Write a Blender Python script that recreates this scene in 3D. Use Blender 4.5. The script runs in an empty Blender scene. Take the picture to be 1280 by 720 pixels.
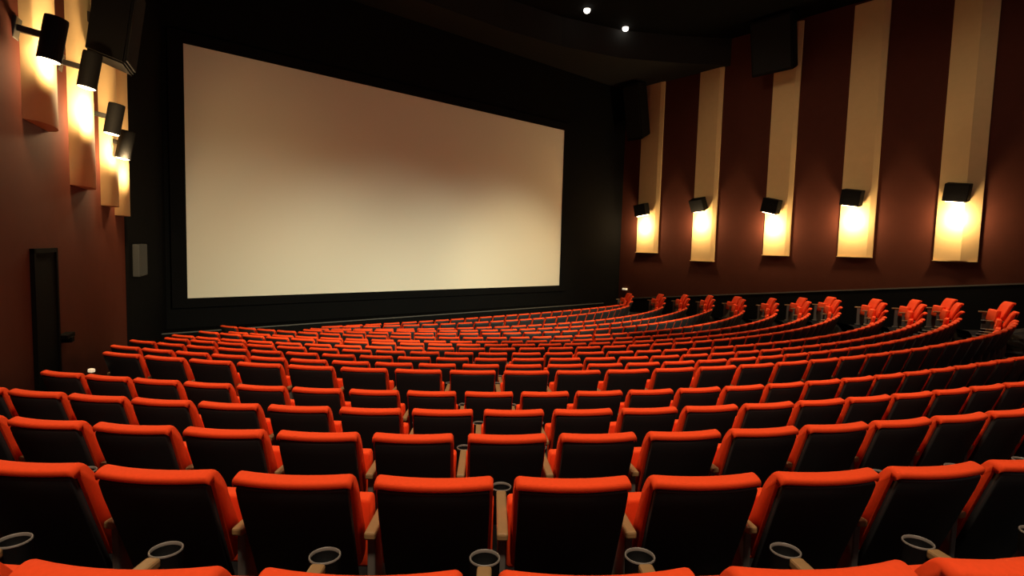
import bpy, bmesh, math, random
from math import sin, cos, pi, radians, atan, atan2, hypot
from mathutils import Vector, Matrix

random.seed(4)
COL = bpy.context.scene.collection
EYE = 1.753                       # eye height over the floor of the nearest row; every measured height is given below the eye
YAW = radians(40.5)               # the hall's axis, turned to the left of the camera's
FOC, PITCH, ROLL = 680.0, radians(4.3), radians(1.58)

def hall(x, y, z=0.0):
    "hall coordinates (x along the screen, y towards it, z from eye level) to world"
    return Vector((cos(YAW)*x - sin(YAW)*y, sin(YAW)*x + cos(YAW)*y, z + EYE))

# ------------------------------------------------------------------ materials
def mat(name, col, rough=.6, metal=0.0, emit=0.0, ecol=None, spec=.5, noise=None, bump=0.0, sheen=0.0):
    m = bpy.data.materials.new(name); m.use_nodes = True
    nt = m.node_tree; b = nt.nodes['Principled BSDF']
    b.inputs['Base Color'].default_value = (*col, 1)
    b.inputs['Roughness'].default_value = rough
    b.inputs['Metallic'].default_value = metal
    b.inputs['Specular IOR Level'].default_value = spec
    if sheen: b.inputs['Sheen Weight'].default_value = sheen
    if emit:
        b.inputs['Emission Color'].default_value = (*(ecol or col), 1)
        b.inputs['Emission Strength'].default_value = emit
    if noise:
        sc, amt = noise
        tc = nt.nodes.new('ShaderNodeTexCoord'); n = nt.nodes.new('ShaderNodeTexNoise')
        n.inputs['Scale'].default_value = sc; n.inputs['Detail'].default_value = 4
        nt.links.new(tc.outputs['Object'], n.inputs['Vector'])
        mx = nt.nodes.new('ShaderNodeMix'); mx.data_type = 'RGBA'
        mx.inputs[6].default_value = (*[c*(1-amt) for c in col], 1)
        mx.inputs[7].default_value = (*[min(1, c*(1+amt)) for c in col], 1)
        nt.links.new(n.outputs['Fac'], mx.inputs[0]); nt.links.new(mx.outputs[2], b.inputs['Base Color'])
        if bump:
            bp = nt.nodes.new('ShaderNodeBump'); bp.inputs['Strength'].default_value = bump
            nt.links.new(n.outputs['Fac'], bp.inputs['Height']); nt.links.new(bp.outputs['Normal'], b.inputs['Normal'])
    return m

M = {
 'fabric': mat('orange_red_upholstery', (.92, .078, .016), .85, spec=.12, noise=(60, .08), sheen=.0),
 'shell': mat('black_plastic', (.021, .022, .023), .5, spec=.3),
 'arm': mat('tan_armrest', (.30, .175, .072), .5, spec=.3, noise=(30, .12)),
 'support': mat('grey_support', (.16, .14, .12), .55, spec=.3),
 'ring': mat('grey_cup_ring', (.19, .17, .145), .4, spec=.5),
 'cup': mat('black_cup', (.008, .008, .008), .6, spec=.2),
 'carpet': mat('black_carpet', (.012, .011, .011), .95, spec=.05, noise=(40, .3)),
 'wall': mat('maroon_wall_cloth', (.072, .021, .013), .9, spec=.1, noise=(3, .10)),
 'wall_left': mat('rust_wall_cloth', (.088, .020, .0095), .9, spec=.1, noise=(3, .10)),
 'black': mat('black_masking', (.0055, .0056, .0057), .9, spec=.02, noise=(2, .12)),
 'soffit': mat('charcoal_plaster', (.017, .017, .0165), .9, spec=.05),
 'dado': mat('black_dado', (.006, .006, .0065), .8, spec=.05),
 'rail': mat('grey_rail', (.10, .095, .085), .5, spec=.3),
 'panel': mat('cream_wall_panel', (.62, .44, .21), .7, spec=.2, noise=(4, .06)),
 'screen': mat('screen_white', (.77, .75, .62), .9, spec=.05),
 'box': mat('black_speaker', (.006, .006, .006), .7, spec=.08),
 'grille': mat('black_grille', (.009, .009, .009), .8, spec=.2, noise=(80, .4)),
 'metal': mat('dark_metal', (.05, .05, .048), .35, metal=.6),
 'lens': mat('warm_lens', (1, .8, .5), .4, emit=14, ecol=(1, .78, .45)),
 'spot': mat('white_lens', (1, .9, .75), .4, emit=9, ecol=(1, .93, .80)),
 'steplight': mat('step_light', (1, .85, .6), .4, emit=.55, ecol=(1, .78, .5)),
 'door': mat('black_door', (.005, .004, .0035), .8, spec=.03),
 'greybox': mat('grey_panel', (.045, .047, .045), .7, spec=.2),
}

# ------------------------------------------------------------------ helpers
def link(name, bm, mats, parent=None, smooth=False, mw=None):
    bmesh.ops.recalc_face_normals(bm, faces=bm.faces)
    me = bpy.data.meshes.new(name); bm.to_mesh(me); bm.free()
    for m in (mats if isinstance(mats, (list, tuple)) else [mats]): me.materials.append(m)
    if smooth:
        for p in me.polygons: p.use_smooth = True
    o = bpy.data.objects.new(name, me); COL.objects.link(o)
    if parent: o.parent = parent
    if mw is not None: o.matrix_world = mw
    return o

def empty(name, label, cat, mw=None, group=None):
    o = bpy.data.objects.new(name, None); COL.objects.link(o)
    o.empty_display_size = .2
    if mw is not None: o.matrix_world = mw
    return tag(o, label, cat, group)

def tag(o, label, cat, group=None):
    o['label'] = label; o['category'] = cat
    if group: o['group'] = group
    return o

def struct(o, label=None, cat=None):
    o['kind'] = 'structure'
    if label: o['label'] = label
    if cat: o['category'] = cat
    return o

def box(bm, x0, x1, y0, y1, z0, z1, bevel=0.0, mi=0, seg=2):
    vs = [bm.verts.new((x, y, z)) for x in (x0, x1) for y in (y0, y1) for z in (z0, z1)]
    fs = [bm.faces.new([vs[i] for i in q]) for q in ((0,1,3,2),(4,6,7,5),(0,4,5,1),(2,3,7,6),(0,2,6,4),(1,5,7,3))]
    for f in fs: f.material_index = mi
    if bevel:
        ed = {e for f in fs for e in f.edges}
        r = bmesh.ops.bevel(bm, geom=list(ed), offset=bevel, segments=seg, profile=.5, affect='EDGES')
        for f in r['faces']: f.material_index = mi
    return vs

def hexa(bm, pts, mi=0):
    "box from 8 points: four of one side, four of the opposite side"
    v = [bm.verts.new(p) for p in pts]
    for q in ((3,2,1,0),(4,5,6,7),(0,1,5,4),(1,2,6,5),(2,3,7,6),(3,0,4,7)):
        bm.faces.new([v[i] for i in q]).material_index = mi

def lathe(bm, prof, c=(0,0,0), n=20, mi=0, axis='z', cap0=False, cap1=False):
    rings = []
    for r, h in prof:
        ring = []
        for k in range(n):
            a = 2*pi*k/n
            p = (c[0]+r*cos(a), c[1]+r*sin(a), c[2]+h) if axis == 'z' else (c[0]+r*cos(a), c[1]+h, c[2]+r*sin(a))
            ring.append(bm.verts.new(p))
        rings.append(ring)
    for a, b in zip(rings, rings[1:]):
        for k in range(n):
            bm.faces.new((a[k], a[(k+1) % n], b[(k+1) % n], b[k])).material_index = mi
    if cap0: bm.faces.new(rings[0]).material_index = mi
    if cap1: bm.faces.new(rings[-1]).material_index = mi

def rounded(poly, r, seg=3):
    "round the corners of a closed 2-D polygon"
    out = []; n = len(poly)
    for i in range(n):
        p = Vector(poly[i]); a = Vector(poly[i-1]); b = Vector(poly[(i+1) % n])
        da, db = a-p, b-p
        k = min(r[i] if isinstance(r, (list, tuple)) else r, da.length*.48, db.length*.48)
        p0, p1 = p + da.normalized()*k, p + db.normalized()*k
        for s in range(seg+1):
            t = s/seg
            out.append(p0*(1-t)**2 + p*2*t*(1-t) + p1*t*t)
    return out

def loft_x(bm, poly, hw, round_x, bulge, cols=8, mi=0, taper=None):
    "sweep a closed (y, z) polygon across x from -hw to hw, ends rounded, the middle bulging back by bulge"
    c = sum(poly, Vector((0, 0)))/len(poly)
    xs = []
    for t in (0, .25, .6, 1): xs.append((-hw + round_x*t, 1-(1-t)**2))
    inner = [(-hw+round_x + (2*(hw-round_x))*k/cols, 1) for k in range(1, cols)]
    full = xs + inner + [(-x, s) for x, s in reversed(xs)]
    rings = []
    for x, s in full:
        ring = []
        for p in poly:
            d = p - c; L = d.length
            q = c + d*(max(0, L - round_x*(1-s))/L if L else 0)
            w = 1.0
            if taper: w = taper(q.y)
            ring.append(bm.verts.new((x*w, q.x - bulge*(1-(x/hw)**2), q.y)))
        rings.append(ring)
    n = len(poly)
    for a, b in zip(rings, rings[1:]):
        for k in range(n):
            bm.faces.new((a[k], b[k], b[(k+1) % n], a[(k+1) % n])).material_index = mi
    bm.faces.new(rings[0]).material_index = mi; bm.faces.new(list(reversed(rings[-1]))).material_index = mi

# ------------------------------------------------------------------ the cinema seat
# local frame: origin on the floor under the top of the backrest, +y the way the seat faces, +x to its right
P0, P1 = Vector((.215, .40)), Vector((.025, .918))
EV = (P1-P0).normalized(); NV = Vector((EV.y, -EV.x))
BL = (P1-P0).length
def bp(h, m): return P0 + EV*h + NV*m

def shell_bm(seg=3):
    bm = bmesh.new()
    poly = rounded([bp(-.17, -.004), bp(BL-.022, -.004), bp(BL-.022, -.034), bp(BL-.10, -.038), bp(-.10, -.034), bp(-.17, -.024)], [.004,.004,.012,.02,.02,.008], seg)
    loft_x(bm, poly, .238, .012, .034, taper=lambda z: 1 - .05*max(0, (.62-z)/.4))
    return bm
def cushion_bm(seg=4):
    bm = bmesh.new()
    poly = rounded([bp(.02, 0), bp(BL-.018, 0), bp(BL-.016, -.034), bp(BL+.020, -.030), bp(BL+.012, .045), bp(BL-.10, .084), bp(.12, .095), bp(.02, .07)],
                   [.01,.006,.012,.030,.035,.05,.05,.04], seg)
    loft_x(bm, poly, .252, .020, .036, taper=lambda z: 1 - .05*max(0, (.62-z)/.4))
    return bm
def seat_bm(seg=4):
    bm = bmesh.new()
    a = Vector((.325, .335)); u = Vector((-.10, .995)).normalized(); w = Vector((u.y, -u.x))
    poly = rounded([a, a+u*.375, a+u*.365+w*.10, a+u*.04+w*.115], [.02,.022,.03,.03], seg)
    loft_x(bm, poly, .258, .014, 0)
    return bm
def arm_bm(x):
    bm = bmesh.new()
    box(bm, x-.026, x+.026, .125, .585, .590, .628, .010)
    return bm
def cup_bm(x):
    bm = bmesh.new()
    c = (x, .645, .527)
    lathe(bm, [(.0475, 0), (.0495, .084)], c, 24, 0, cap0=True)
    lathe(bm, [(.0495, .084), (.0505, .0945), (.053, .0965), (.0555, .0945), (.056, .089)], c, 24, 1)
    lathe(bm, [(.056, .089), (.0545, .080), (.0525, 0)], c, 24, 0)
    return bm
def support_bm(x):
    bm = bmesh.new()
    box(bm, x-.018, x+.018, .16, .50, .03, .596, .006)
    box(bm, x-.035, x+.035, .12, .54, 0, .03, .006)
    return bm

def make_seat():
    t = empty('cinema_chair', '', 'chair')
    link('backrest_shell', shell_bm(), M['shell'], t, True)
    link('backrest_cushion', cushion_bm(), M['fabric'], t, True)
    link('seat_cushion', seat_bm(), M['fabric'], t, True)
    a = link('armrest', arm_bm(.30), M['arm'], t)
    link('cup_holder', cup_bm(.30), [M['cup'], M['ring']], a, True)
    link('support', support_bm(.30), M['support'], t)
    return t
def add_left_arm(t):
    a = link('armrest', arm_bm(-.30), M['arm'], t)
    link('cup_holder', cup_bm(-.30), [M['cup'], M['ring']], a, True)
    link('support', support_bm(-.30), M['support'], t)

# ------------------------------------------------------------------ the rows
# per row: drop of the seat tops below the eye, distance ahead, heading, curvature, change of curvature, length of the measured stretch
ROWS = [
 (.8220, 1.2998, .0507, .0754, -.0121, 2.5), (1.0021, 2.3001, .0592, .0776, -.0119, 3), (1.1884, 3.3888, .0881, .0790, -.0114, 4.5),
 (1.3438, 4.4342, .0935, .0794, -.0103, 6), (1.4477, 5.3857, .1030, .0826, -.0086, 9), (1.4985, 6.5564, .1058, .0831, -.0066, 10.5),
 (1.6095, 7.4221, .1160, .0809, -.0047, 15), (1.7313, 8.4402, .1199, .0764, -.0036, 20), (1.8471, 9.4816, .1343, .0740, -.0028, 20),
 (1.9552, 10.5229, .1782, .0765, -.0030, 30), (2.0672, 11.5637, .1778, .0795, -.0028, 30), (2.1713, 12.5648, .2168, .0796, -.0025, 30),
 (2.2521, 13.596, .2396, .0904, -.0037, 30), (2.3189, 14.7283, .3182, .0953, -.0051, 30), (2.3907, 15.8242, .3953, .0901, -.0043, 30),
 (2.4563, 16.9539, .5096, .0734, -.0014, 30), (2.4776, 18.517, .6946, .0523, .0021, 30), (2.4852, 20.005, .8381, .0104, .0049, 30)]
SPACING = [.616, .616, .603, .597, .578, .665, .60] + [.60]*11
PHASE_X = [747, 715, 637, 643, 611, 590, 547, 612, 660, 630, 655, 640, 650, 640, 660, 650, 640, 655]   # picture column of one seat centre
LEFT_X = [-200, -200, -200, -200, 57, 115, 147, 153, 185, 197, 244, 270, 280, 385, 395, 402, 404, 406]    # picture column of the row's left end
WIDE_END = [22, 22, 22, 22.4, 22.4, 20.6, 21.0, 21.2, 21.8, 22.6, 22.6, 22.6, 22.6, 22.8, 22.8, 22.6, 21.6, 20.8]  # hall x where the row's right end lies
CURL, CURL_LEN, LIFT = radians(45), 2.0, .44
DS = .05

def project(p):
    x, y, z = p[0], p[1], p[2]-EYE
    cp, sp, c, s = cos(PITCH), sin(PITCH), cos(ROLL), sin(ROLL)
    d = cp*y - sp*z; v = sp*y + cp*z
    if d < .05: return None
    return 640 + FOC*(c*x + s*v)/d, 360 - FOC*(-s*x + c*v)/d, d

class Row:
    def __init__(self, n):
        self.n = n
        self.drop, self.d0, self.a, self.k0, self.k1, self.sm = ROWS[n]
        self.floor = EYE - self.drop - .95
        curls = n >= 3 and n != 17
        def walk(sgn, smax, s_curl=None):
            x, y, th = 0.0, self.d0, atan(self.a); out = [(0.0, x, y, th)]
            s = 0.0
            while s < smax:
                k = self.k0 + self.k1*s if s <= self.sm else .045
                if sgn < 0: k = max(.0, k)
                if s_curl is not None and s > s_curl: k += CURL/CURL_LEN
                th2 = th + sgn*k*DS
                m = (th+th2)/2
                x += sgn*cos(m)*DS; y += sgn*sin(m)*DS; th = th2; s += DS
                out.append((sgn*s, x, y, th))
                if s_curl is None and sgn > 0 and cos(YAW)*x + sin(YAW)*y > WIDE_END[n]: break
            return out
        r = walk(1, 34); self.s_end = r[-1][0]
        if curls: r = walk(1, self.s_end, self.s_end - CURL_LEN*.8)
        l = walk(-1, 12)
        self.pts = list(reversed(l))[:-1] + r
        self.s0 = self.pts[0][0]
        self.lifted = curls and n >= 4
        # left end and phase
        self.s_left = self.s_at(LEFT_X[n]) if LEFT_X[n] > 0 else -11.0
        self.s_phase = self.s_at(PHASE_X[n])
    def at(self, s):
        i = (s - self.s0)/DS
        i = min(max(i, 0), len(self.pts)-1.001); k = int(i); f = i-k
        a, b = self.pts[k], self.pts[k+1]
        return [a[j]*(1-f) + b[j]*f for j in range(4)]
    def lift(self, s):
        if not self.lifted: return 0.0
        t = min(1, max(0, (s - (self.s_end-2.3))/1.9))
        return LIFT*t*t*(3-2*t)
    def s_at(self, px):
        best = None
        for q in self.pts:
            p = project((q[1], q[2], EYE-self.drop))
            if p and (best is None or abs(p[0]-px) < best[0]): best = (abs(p[0]-px), q[0])
            if p and p[0] > px and q[0] > 0: break
        return best[1]

rows = [Row(n) for n in range(18)]
beyond = []
seats = []      # (row, s, x, y, heading, z, first of its row)
for R_ in rows:
    sp = SPACING[R_.n]
    half = .3*sp/.6
    k0 = math.ceil((R_.s_left + half - R_.s_phase)/sp - .35)
    k1 = math.floor((R_.s_end - .25 - R_.s_phase)/sp)
    for k in range(k0, k1+1):
        s = R_.s_phase + k*sp
        _, x, y, th = R_.at(s)
        z = R_.floor + R_.lift(s)
        vis = False
        for lx in (-.26, 0, .26, .30):
            for ly, lz in ((0, .95), (.2, .45), (.64, .63)):
                p = project((x + lx*cos(th) - ly*sin(th), y + lx*sin(th) + ly*cos(th), z+lz))
                if p and -2 < p[0] < 1282 and p[1] < 722: vis = True
        pc = project((x, y, z+.95))
        wall_gap = (x+6.43)*.9050 + (y-7.5)*.4254      # distance out from the left wall
        if vis and pc and wall_gap > .32: seats.append(dict(row=R_.n, s=s, x=x, y=y, th=th, z=z, sx=sp/.6, first=(k == k0), d=pc[2], px=pc[0]))
        elif pc and wall_gap > .45 and -400 < pc[0] < 1800: beyond.append(dict(row=R_.n, x=x, y=y, th=th, z=z, sx=sp/.6))   # the rows go on past the frame

# the 300 that show largest stay individuals
order = sorted(range(len(seats)), key=lambda i: seats[i]['d'])
near = set(order[:300])

ORD = ('first second third fourth fifth sixth seventh eighth ninth tenth eleventh twelfth thirteenth fourteenth fifteenth sixteenth '
       'seventeenth eighteenth nineteenth twentieth').split()
TENS = {2: 'twenty', 3: 'thirty', 4: 'forty', 5: 'fifty'}
TENTH = {3: 'thirtieth', 4: 'fortieth', 5: 'fiftieth'}
def ordinal(n):
    if n <= 20: return ORD[n-1]
    if n % 10 == 0: return TENTH[n//10]
    return TENS[n//10] + '-' + ORD[n % 10 - 1]

proto = make_seat()
kids = [(c, list(c.children)) for c in list(proto.children)]
first_used = False
count = {}
far = []
for i, q in enumerate(seats):
    count[q['row']] = count.get(q['row'], 0) + 1
    if i not in near: far.append(q); continue
    if not first_used:
        t = proto; first_used = True
    else:
        t = proto.copy(); COL.objects.link(t)
        for c, gs in kids:
            cc = c.copy(); COL.objects.link(cc); cc.parent = t
            for g in gs:
                gg = g.copy(); COL.objects.link(gg); gg.parent = cc
    t.location = (q['x'], q['y'], q['z']); t.rotation_euler = (0, 0, q['th']); t.scale = (q['sx'], 1, 1)
    if q['first'] and LEFT_X[q['row']] > 0: add_left_arm(t)
    r = q['row']; side = 'at the left' if LEFT_X[r] > 0 else 'at the left edge'
    rown = 'nearest row' if r == 0 else ordinal(r+1) + ' row from the camera'
    what = 'orange cinema chair' if q['th'] < radians(62) else 'left-facing orange cinema chair'
    t['label'] = f'{what}, {ordinal(count[r])} from left in the {rown}'
    t['category'] = 'chair'
    t['group'] = f'cinema chairs in the {rown}'

# everything further off, plus the chairs past the frame: one mass of seats
far += beyond
if far:
    bm = bmesh.new()
    parts = [(shell_bm(1), 0), (cushion_bm(2), 1), (seat_bm(2), 1), (arm_bm(.30), 2), (support_bm(.30), 3)]
    for q in far:
        mw = Matrix.Translation((q['x'], q['y'], q['z'])) @ Matrix.Rotation(q['th'], 4, 'Z') @ Matrix.Diagonal((q['sx'], 1, 1, 1))
        for pb, mi in parts:
            vm = {}
            for v in pb.verts: vm[v] = bm.verts.new(mw @ v.co)
            for f in pb.faces:
                nf = bm.faces.new([vm[v] for v in f.verts]); nf.material_index = mi; nf.smooth = mi < 2
    for pb, _ in parts: pb.free()
    o = link('cinema_chairs', bm, [M['shell'], M['fabric'], M['arm'], M['support']])
    o['kind'] = 'stuff'
    tag(o, 'distant mass of orange cinema chairs in the far rows, plus unseen ones past the frame', 'chairs')

# small aisle light at the left end of the sixth row
r5 = rows[5]; s = r5.s_left - .05; _, x, y, th = r5.at(s)
bm = bmesh.new(); box(bm, -.035, .035, -.03, .03, 0, .05, .012)
box(bm, -.015, .015, -.015, .015, -.62, .0, 0, 1)
tag(link('aisle_light', bm, [M['steplight'], M['metal']], mw=Matrix.Translation((x-.06*cos(th), y+.1, r5.floor+.62)) @ Matrix.Rotation(th, 4, 'Z')),
    'small pale aisle light on a dark post beside the left end seat', 'light')

# ------------------------------------------------------------------ floor: terraces under the rows, on a flat base
bm = bmesh.new()
def edge_pts(R_, back):
    out = []
    n = 60; sa, sb = R_.s0, R_.s_end
    for k in range(n+1):
        s = sa + (sb-sa)*k/n
        _, x, y, th = R_.at(s)
        out.append((x + back*sin(th), y - back*cos(th), R_.floor + R_.lift(s)))
    return out
BACK = .16
prev = None
def strip(a, b):
    for i in range(len(a)-1):
        bm.faces.new((a[i], a[i+1], b[i+1], b[i]))
def mk(ps): return [bm.verts.new(p) for p in ps]
e0 = edge_pts(rows[0], 3.5)
last = mk([(x, y, rows[0].floor) for x, y, z in e0])
for n, R_ in enumerate(rows):
    fr = edge_pts(R_, -.80)
    cur = edge_pts(R_, BACK)
    cv = mk(cur)
    strip(last, cv)
    fv = mk(fr); strip(cv, fv)
    last = fv
low = [(x, y, rows[17].floor) for x, y, z in edge_pts(rows[17], -.85)]
strip(last, mk(low))
struct(link('floor', bm, M['carpet']))
zb = rows[17].floor - .02
bm = bmesh.new()
c = [hall(-25, -14), hall(25.3, -14), hall(25.3, 20), hall(-25, 20)]
vs = [bm.verts.new((p.x, p.y, zb)) for p in c]; bm.faces.new(vs)
struct(link('floor_base', bm, M['carpet']))

# ------------------------------------------------------------------ walls
HM = Matrix.Translation((0, 0, EYE)) @ Matrix.Rotation(YAW, 4, 'Z')      # hall frame -> world
ZF = zb - EYE
CEIL = 10.15
WX, SY = 25.0, 19.8
bm = bmesh.new(); box(bm, WX, WX+.25, -14, SY+.25, ZF, CEIL)
struct(link('wall_right', bm, M['wall'], mw=HM))
bm = bmesh.new(); box(bm, -8, WX, SY, SY+.25, ZF, CEIL)
struct(link('wall_screen', bm, M['black'], mw=HM))
# raked black dado of the right wall with its thin grey cap
def dz(y): return -.45 - .12*y
def dado(d0, d1, x0, lift0, lift1, name, m):
    b = bmesh.new()
    ya, yb = -6, SY
    za = (ZF if lift0 is None else dz(ya)+lift0); zb_ = (ZF if lift0 is None else dz(yb)+lift0)
    hexa(b, [(x0, ya, za), (x0, yb, zb_), (x0, yb, dz(yb)+lift1), (x0, ya, dz(ya)+lift1),
             (WX, ya, za), (WX, yb, zb_), (WX, yb, dz(yb)+lift1), (WX, ya, dz(ya)+lift1)])
    return struct(link(name, b, m, mw=HM))
dado(0, 0, WX-.05, None, 0, 'trim_1', M['dado'])
dado(0, 0, WX-.07, 0, .05, 'trim_2', M['rail'])
# left wall: rust red, then black towards the screen
LW = Vector((-6.43, 7.5, EYE)); LD = Vector((-.47, 1, 0)).normalized(); LN = Vector((LD.y, -LD.x, 0))
LM = Matrix(((LN.x, LD.x, 0, LW.x), (LN.y, LD.y, 0, LW.y), (0, 0, 1, LW.z), (0, 0, 0, 1)))   # x = out from wall, y = along it, z = up from eye level
bm = bmesh.new(); box(bm, -.25, 0, -12, 4.95, ZF, CEIL)
struct(link('wall_left', bm, M['wall_left'], mw=LM))
bm = bmesh.new(); box(bm, -.25, .06, 4.95, 16, ZF, CEIL)
struct(link('wall_left_black', bm, M['black'], mw=LM))
# ceiling and the bulkhead before the screen
bm = bmesh.new(); box(bm, -25, WX+.25, -14, SY+.25, CEIL, CEIL+.2)
struct(link('ceiling', bm, M['black'], mw=HM))
bm = bmesh.new()
cur = [(-2, 17.0), (2, 17.6), (7, 18.0), (11.1, 18.0), (14.5, 17.95), (17.5, 17.6), (20.5, 16.7), (23, 15.2), (25, 13.7)]
lo = [bm.verts.new((x, y, 8.9)) for x, y in cur]; hi = [bm.verts.new((x, y, CEIL)) for x, y in cur]
bk = [bm.verts.new((x, SY, 8.9)) for x, y in cur]
for a, b in ((lo, hi), (bk, lo)):
    for i in range(len(cur)-1): bm.faces.new((a[i], a[i+1], b[i+1], b[i]))
struct(link('trim_3', bm, M['soffit'], mw=HM))
# stage ledge under the screen
bm = bmesh.new(); box(bm, 0, 22.5, SY-1.0, SY, ZF, -2.86)
struct(link('trim_4', bm, M['black'], mw=HM))
bm = bmesh.new(); box(bm, 0, 22.5, SY-1.03, SY-.97, -2.86, -2.83)
struct(link('trim_5', bm, M['rail'], mw=HM))

# ------------------------------------------------------------------ screen
t = empty('cinema_screen', 'huge blank cream cinema screen on the black front wall', 'screen', HM @ Matrix.Translation((11.6, SY, -1.9)))
bm = bmesh.new()
box(bm, -8.28, 8.42, -.10, -.04, 0, 7.84)
link('screen_sheet', bm, M['screen'], t)
bm = bmesh.new()
for a in ((-8.7, -8.28, -.3, 8.2), (8.42, 8.9, -.3, 8.2)): box(bm, a[0], a[1], -.14, -.02, a[2], a[3])
box(bm, -8.28, 8.42, -.14, -.02, -.3, 0); box(bm, -8.28, 8.42, -.14, -.02, 7.84, 8.2)
link('masking_frame', bm, M['black'], t)

# ------------------------------------------------------------------ lights on the right wall: panel + fitting
def lamp(name, kind, loc, power, col, parent=None, **kw):
    d = bpy.data.lights.new(name, kind); d.energy = power; d.color = col
    for k, v in kw.items(): setattr(d, k, v)
    o = bpy.data.objects.new(name, d); COL.objects.link(o); o.location = loc
    return o
def aim(o, target):
    o.rotation_euler = (Vector(target) - o.location).to_track_quat('-Z', 'Y').to_euler()

WARM = (1, .68, .34)
panels = [(17.95, -.08, 1.36), (14.6, -.42, 1.25), (11.0, -.03, 1.15), (7.85, 0, 1.25), (4.62, -.05, 1.27)]
where = ['beside the screen corner', 'second from the screen', 'below the hung black speaker', 'second from the right edge', 'nearest the right edge']
tilt = [(-8, 6), (-5, -10), (14, 8), (10, 4), (8, 2)]
for i, (y, z0, w) in enumerate(panels):
    t = empty('wall_panel', f'tall narrow cream wall panel on the right wall, {where[i]}', 'wall panel', HM @ Matrix.Translation((WX, y, z0)), 'cream panels on the right wall')
    bm = bmesh.new()
    h = CEIL - z0 - .12
    f = -.06 if i != 4 else -.15
    # folded face: a broad facet and a narrow one, meeting at a ridge
    yr = -w/2 + (.36*w if i == 4 else .15*w)
    pr = [(0, -w/2), (-.07, -w/2), (f - .06, yr), (-.07, w/2), (0, w/2)]
    lo = [bm.verts.new((x, yy, 0)) for x, yy in pr]
    hi = [bm.verts.new((x, yy, h)) for x, yy in pr]
    for k in range(4): bm.faces.new((lo[k], lo[k+1], hi[k+1], hi[k]))
    bm.faces.new(lo); bm.faces.new(list(reversed(hi)))
    link('panel_face', bm, M['panel'], t)
    bm = bmesh.new(); box(bm, -.15, -.0, -w/2-.01, w/2+.01, -.03, .0)
    link('bottom_trim', bm, M['panel'], t)
    # fitting
    zc = [2.20, 2.34, 2.14, 2.34, 2.36][i]; yc = y + [.18, .15, .16, .12, .03][i]
    mw = HM @ Matrix.Translation((WX-.42, yc, zc)) @ Matrix.Rotation(radians(tilt[i][0]), 4, 'X') @ Matrix.Rotation(radians(tilt[i][1]-14), 4, 'Y')
    l = empty('wall_light', f'black box wall light glowing onto the cream panel {where[i]}', 'wall light', mw, 'box lights on the right wall')
    bm = bmesh.new()
    box(bm, -.22, .20, -.36, .36, -.30, .32, .02)
    link('housing', bm, M['box'], l)
    bm = bmesh.new(); box(bm, -.16, .16, -.26, .26, -.325, -.298)
    link('lens', bm, M['lens'], l)
    bm = bmesh.new(); box(bm, .18, .40, -.05, .05, -.02, .06, .01); box(bm, .36, .40, -.12, .12, -.12, .16, .01)
    link('bracket', bm, M['metal'], l)
    p = lamp('wall_light_beam', 'POINT', HM @ Vector((WX-.50, yc, zc-.92)), 230, WARM, shadow_soft_size=.12)

# hung black loudspeakers
def speaker(name, label, mw, w, d, h):
    t = empty(name, label, 'speaker', mw, 'black loudspeakers on the walls')
    bm = bmesh.new()
    hexa(bm, [(-d/2, -w/2, -h/2), (-d/2, w/2, -h/2), (-d/2, w/2, h/2), (-d/2, -w/2, h/2),
              (d/2, -w*.40, -h*.42), (d/2, w*.40, -h*.42), (d/2, w*.40, h/2), (d/2, -w*.40, h/2)])
    bmesh.ops.bevel(bm, geom=list(bm.edges), offset=.03, segments=2, affect='EDGES')
    link('cabinet', bm, M['box'], t)
    bm = bmesh.new(); box(bm, -d/2-.03, -d/2, -w*.45, w*.45, -h*.45, h*.45, .01)
    link('grille', bm, M['grille'], t)
    bm = bmesh.new(); box(bm, d/2-.05, d/2+.28, -.06, .06, -.08, .08)
    link('bracket', bm, M['metal'], t)
    return t
speaker('wall_speaker', 'big black loudspeaker hung high over the middle cream panel', HM @ Matrix.Translation((WX-.75, 11.25, 9.0)) @ Matrix.Rotation(radians(-12), 4, 'Y'), 1.8, .9, 2.3)
speaker('wall_speaker', 'big black loudspeaker half over the cream panel nearest the screen', HM @ Matrix.Translation((WX-.75, 18.45, 7.4)) @ Matrix.Rotation(radians(-12), 4, 'Y'), 1.0, .9, 2.9)
RL = Matrix.Rotation(pi, 4, 'Z')
speaker('wall_speaker', 'black loudspeaker high on the left wall above the glowing panels', LM @ Matrix.Translation((.55, 1.62, 3.45)) @ RL @ Matrix.Rotation(radians(-8), 4, 'Y'), .75, .55, 1.35)

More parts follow.
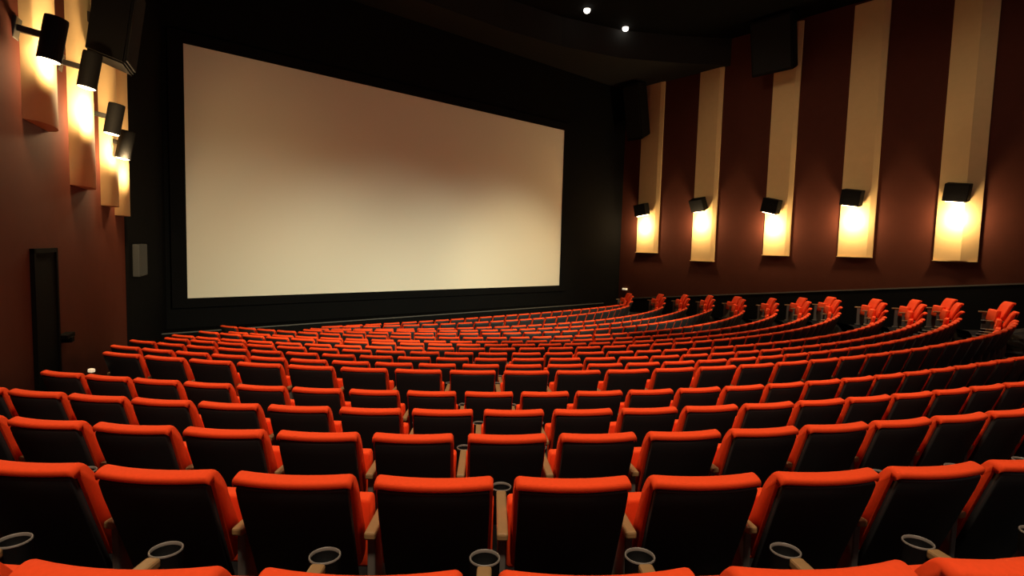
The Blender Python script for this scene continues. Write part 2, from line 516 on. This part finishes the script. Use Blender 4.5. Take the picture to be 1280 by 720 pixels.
# ------------------------------------------------------------------ left wall: half-round cream panels with cylinder lights
lp = [(-.20, 1.43, .95), (1.66, .78, .98), (3.38, .57, .74), (4.42, .43, .66)]
lw = ['nearest the camera', 'second from the camera', 'third from the camera', 'farthest, next to the black wall']
lc = [(-.80, 2.40), (.86, 2.48), (2.38, 2.06), (3.22, 1.74)]
for i, (y, z0, w) in enumerate(lp):
    t = empty('wall_panel', f'rounded cream panel on the left wall, {lw[i]}', 'wall panel', LM @ Matrix.Translation((0, y, z0)), 'cream panels on the left wall')
    bm = bmesh.new(); n = 12; h = CEIL - z0 - .1
    pr = [(.20*(1 - (2*k/n-1)**2)**.5 if 0 < k < n else 0, -w/2 + w*k/n) for k in range(n+1)]
    lo = [bm.verts.new((x, yy, 0)) for x, yy in pr]; hi = [bm.verts.new((x, yy, h)) for x, yy in pr]
    for k in range(n): bm.faces.new((lo[k], lo[k+1], hi[k+1], hi[k])).smooth = True
    bm.faces.new(lo); bm.faces.new(list(reversed(hi)))
    link('panel_face', bm, M['panel'], t)
    yc, zc = lc[i]
    mw = LM @ Matrix.Translation((.36, yc, zc)) @ Matrix.Rotation(radians(10), 4, 'Y')
    l = empty('cylinder_light', f'black cylinder downlight before the left wall panel, {lw[i]}', 'wall light', mw, 'cylinder lights on the left wall')
    bm = bmesh.new(); r = .125
    lathe(bm, [(r*.9, -.26), (r, -.26), (r, .24), (r*.97, .27)], n=28, cap1=True)
    link('housing', bm, M['box'], l, False)
    bm = bmesh.new(); lathe(bm, [(r*.9, -.262), (r*.6, -.275), (.01, -.28)], n=28, cap1=True)
    link('lens', bm, M['lens'], l, True)
    bm = bmesh.new(); box(bm, -.38, -.10, -.03, .03, -.02, .06, .008); box(bm, -.38, -.34, -.09, .09, -.12, .14, .008)
    link('bracket', bm, M['metal'], l)
    lamp('cylinder_light_beam', 'POINT', LM @ Vector((.40, [-.42, 1.36, 3.05, 4.05][i], [2.12, 1.80, 1.47, 1.18][i])), [75, 130, 85, 60][i], WARM, shadow_soft_size=.08)

# ------------------------------------------------------------------ left wall door, black-wall panel, small lights
t = empty('door_1', 'black exit door in the rust red left wall', 'door', LM @ Matrix.Translation((0, -.16, -2.45)))
t['kind'] = 'structure'
bm = bmesh.new(); box(bm, -.02, .03, -.40, .40, 0, 2.2, .006)
link('door_leaf', bm, M['door'], t)
bm = bmesh.new()
box(bm, -.02, .05, -.46, -.40, 0, 2.26); box(bm, -.02, .05, .40, .46, 0, 2.26); box(bm, -.02, .05, -.46, .46, 2.2, 2.26)
link('door_frame', bm, M['door'], t)
bm = bmesh.new(); box(bm, .0, .12, .48, .86, .92, .99, .01); box(bm, .0, .14, .60, .74, .86, .94, .01)
tag(link('handrail', bm, M['door'], mw=LM @ Matrix.Translation((0, -.16, -2.45))), 'short black rail bracket on the left wall beside the door', 'rail')
bm = bmesh.new(); box(bm, .06, .20, 5.35, 6.35, -.92, -.17, .02)
tag(link('equipment_panel', bm, M['greybox'], mw=LM), 'dark grey box panel on the black wall left of the screen', 'panel')
bm = bmesh.new(); box(bm, -.16, 0, -.13, .13, -.05, .05, .02)
tag(link('step_light', bm, M['steplight'], mw=HM @ Matrix.Translation((WX, 19.3, -2.2))), 'tiny lit step light at the far right corner by the stage', 'light')
for x, y, w in ((2.86, 23.92, 'left and higher'), (4.86, 25.71, 'right and lower')):
    t = empty('ceiling_light', f'small white ceiling downlight, the {w} of two', 'ceiling light', Matrix.Translation((x, y, EYE+CEIL)), 'ceiling downlights')
    bm = bmesh.new(); lathe(bm, [(.13, -.012), (.17, -.012), (.18, 0)], n=20)
    link('trim_ring', bm, M['metal'], t)
    bm = bmesh.new(); lathe(bm, [(.13, -.01), (.135, -.06), (.10, -.13), (.05, -.155), (.01, -.16)], n=20, cap1=True, cap0=True)
    link('lens', bm, M['spot'], t, True)

# ------------------------------------------------------------------ house light: downlights over the seats
HOUSE = (1, .80, .58)
def down(x, y, z, power, tx, ty, angle):
    o = lamp('house_light', 'SPOT', (x, y, z+EYE), power, HOUSE, spot_size=radians(angle), spot_blend=.9, shadow_soft_size=.5)
    aim(o, (tx, ty, 0)); return o
down(0, -1.0, 8.5, 3100, 0, 2.5, 95)
down(-1, 7.5, 9.9, 2400, -.5, 7.5, 62)
down(6.5, 8, 9.9, 2700, 6.5, 8, 66)
down(10.5, 15.5, 9.9, 4200, 11.5, 16.5, 56)
down(2, 14.5, 9.9, 1500, 2, 14.5, 62)
# added spots without fittings, unseen, throwing light on the screen from the hall
def spot(x, y, z, tx, tz, power, angle, blend, col):
    o = lamp('screen_fill', 'SPOT', hall(x, y, z), power, col, spot_size=radians(angle), spot_blend=blend, shadow_soft_size=.3)
    aim(o, hall(tx, SY, tz)); return o
for xx, pw in ((5.5, 2500), (10.5, 3700), (15.5, 3500)):
    spot(xx, 5, 2, xx, -4.2, pw, 60, 1.0, (1, .95, .70))
spot(18.5, 8, 2, 17.0, -1.6, 1900, 46, 1.0, (1, .80, .46))
spot(4.5, 8, 1, 3.2, -.8, 500, 80, 1.0, (1, .70, .34))
# added fill spots without fittings, lifting the upper panels on the right wall
for yy in (3, 8, 12.5):
    o = lamp('wall_fill', 'SPOT', hall(19, yy, 9.8), 250, (1, .78, .52), spot_size=radians(100), spot_blend=1.0, shadow_soft_size=.6)
    aim(o, hall(25, yy, 2.0))

w = bpy.data.worlds.new('hall_gloom'); bpy.context.scene.world = w; w.use_nodes = True
w.node_tree.nodes['Background'].inputs['Color'].default_value = (1, .95, .9, 1)
w.node_tree.nodes['Background'].inputs['Strength'].default_value = .16

# ------------------------------------------------------------------ camera
cam = bpy.data.cameras.new('camera'); cam.lens = FOC/1280*36; cam.sensor_width = 36; cam.clip_end = 200
co = bpy.data.objects.new('camera', cam); COL.objects.link(co)
cp, sp, c, s = cos(PITCH), sin(PITCH), cos(ROLL), sin(ROLL)
up0 = Vector((0, sp, cp)); rt0 = Vector((1, 0, 0)); fw = Vector((0, cp, -sp))
rt = rt0*c + up0*s; up = up0*c - rt0*s
co.matrix_world = Matrix(((rt.x, up.x, -fw.x, 0), (rt.y, up.y, -fw.y, 0), (rt.z, up.z, -fw.z, EYE), (0, 0, 0, 1)))
bpy.context.scene.camera = co
sc = bpy.context.scene
sc.view_settings.view_transform = 'Standard'; sc.view_settings.look = 'None'
sc.view_settings.exposure = 0; sc.view_settings.gamma = 1
print('SEATS', len(seats), 'far', len(far), {r: count[r] for r in count})
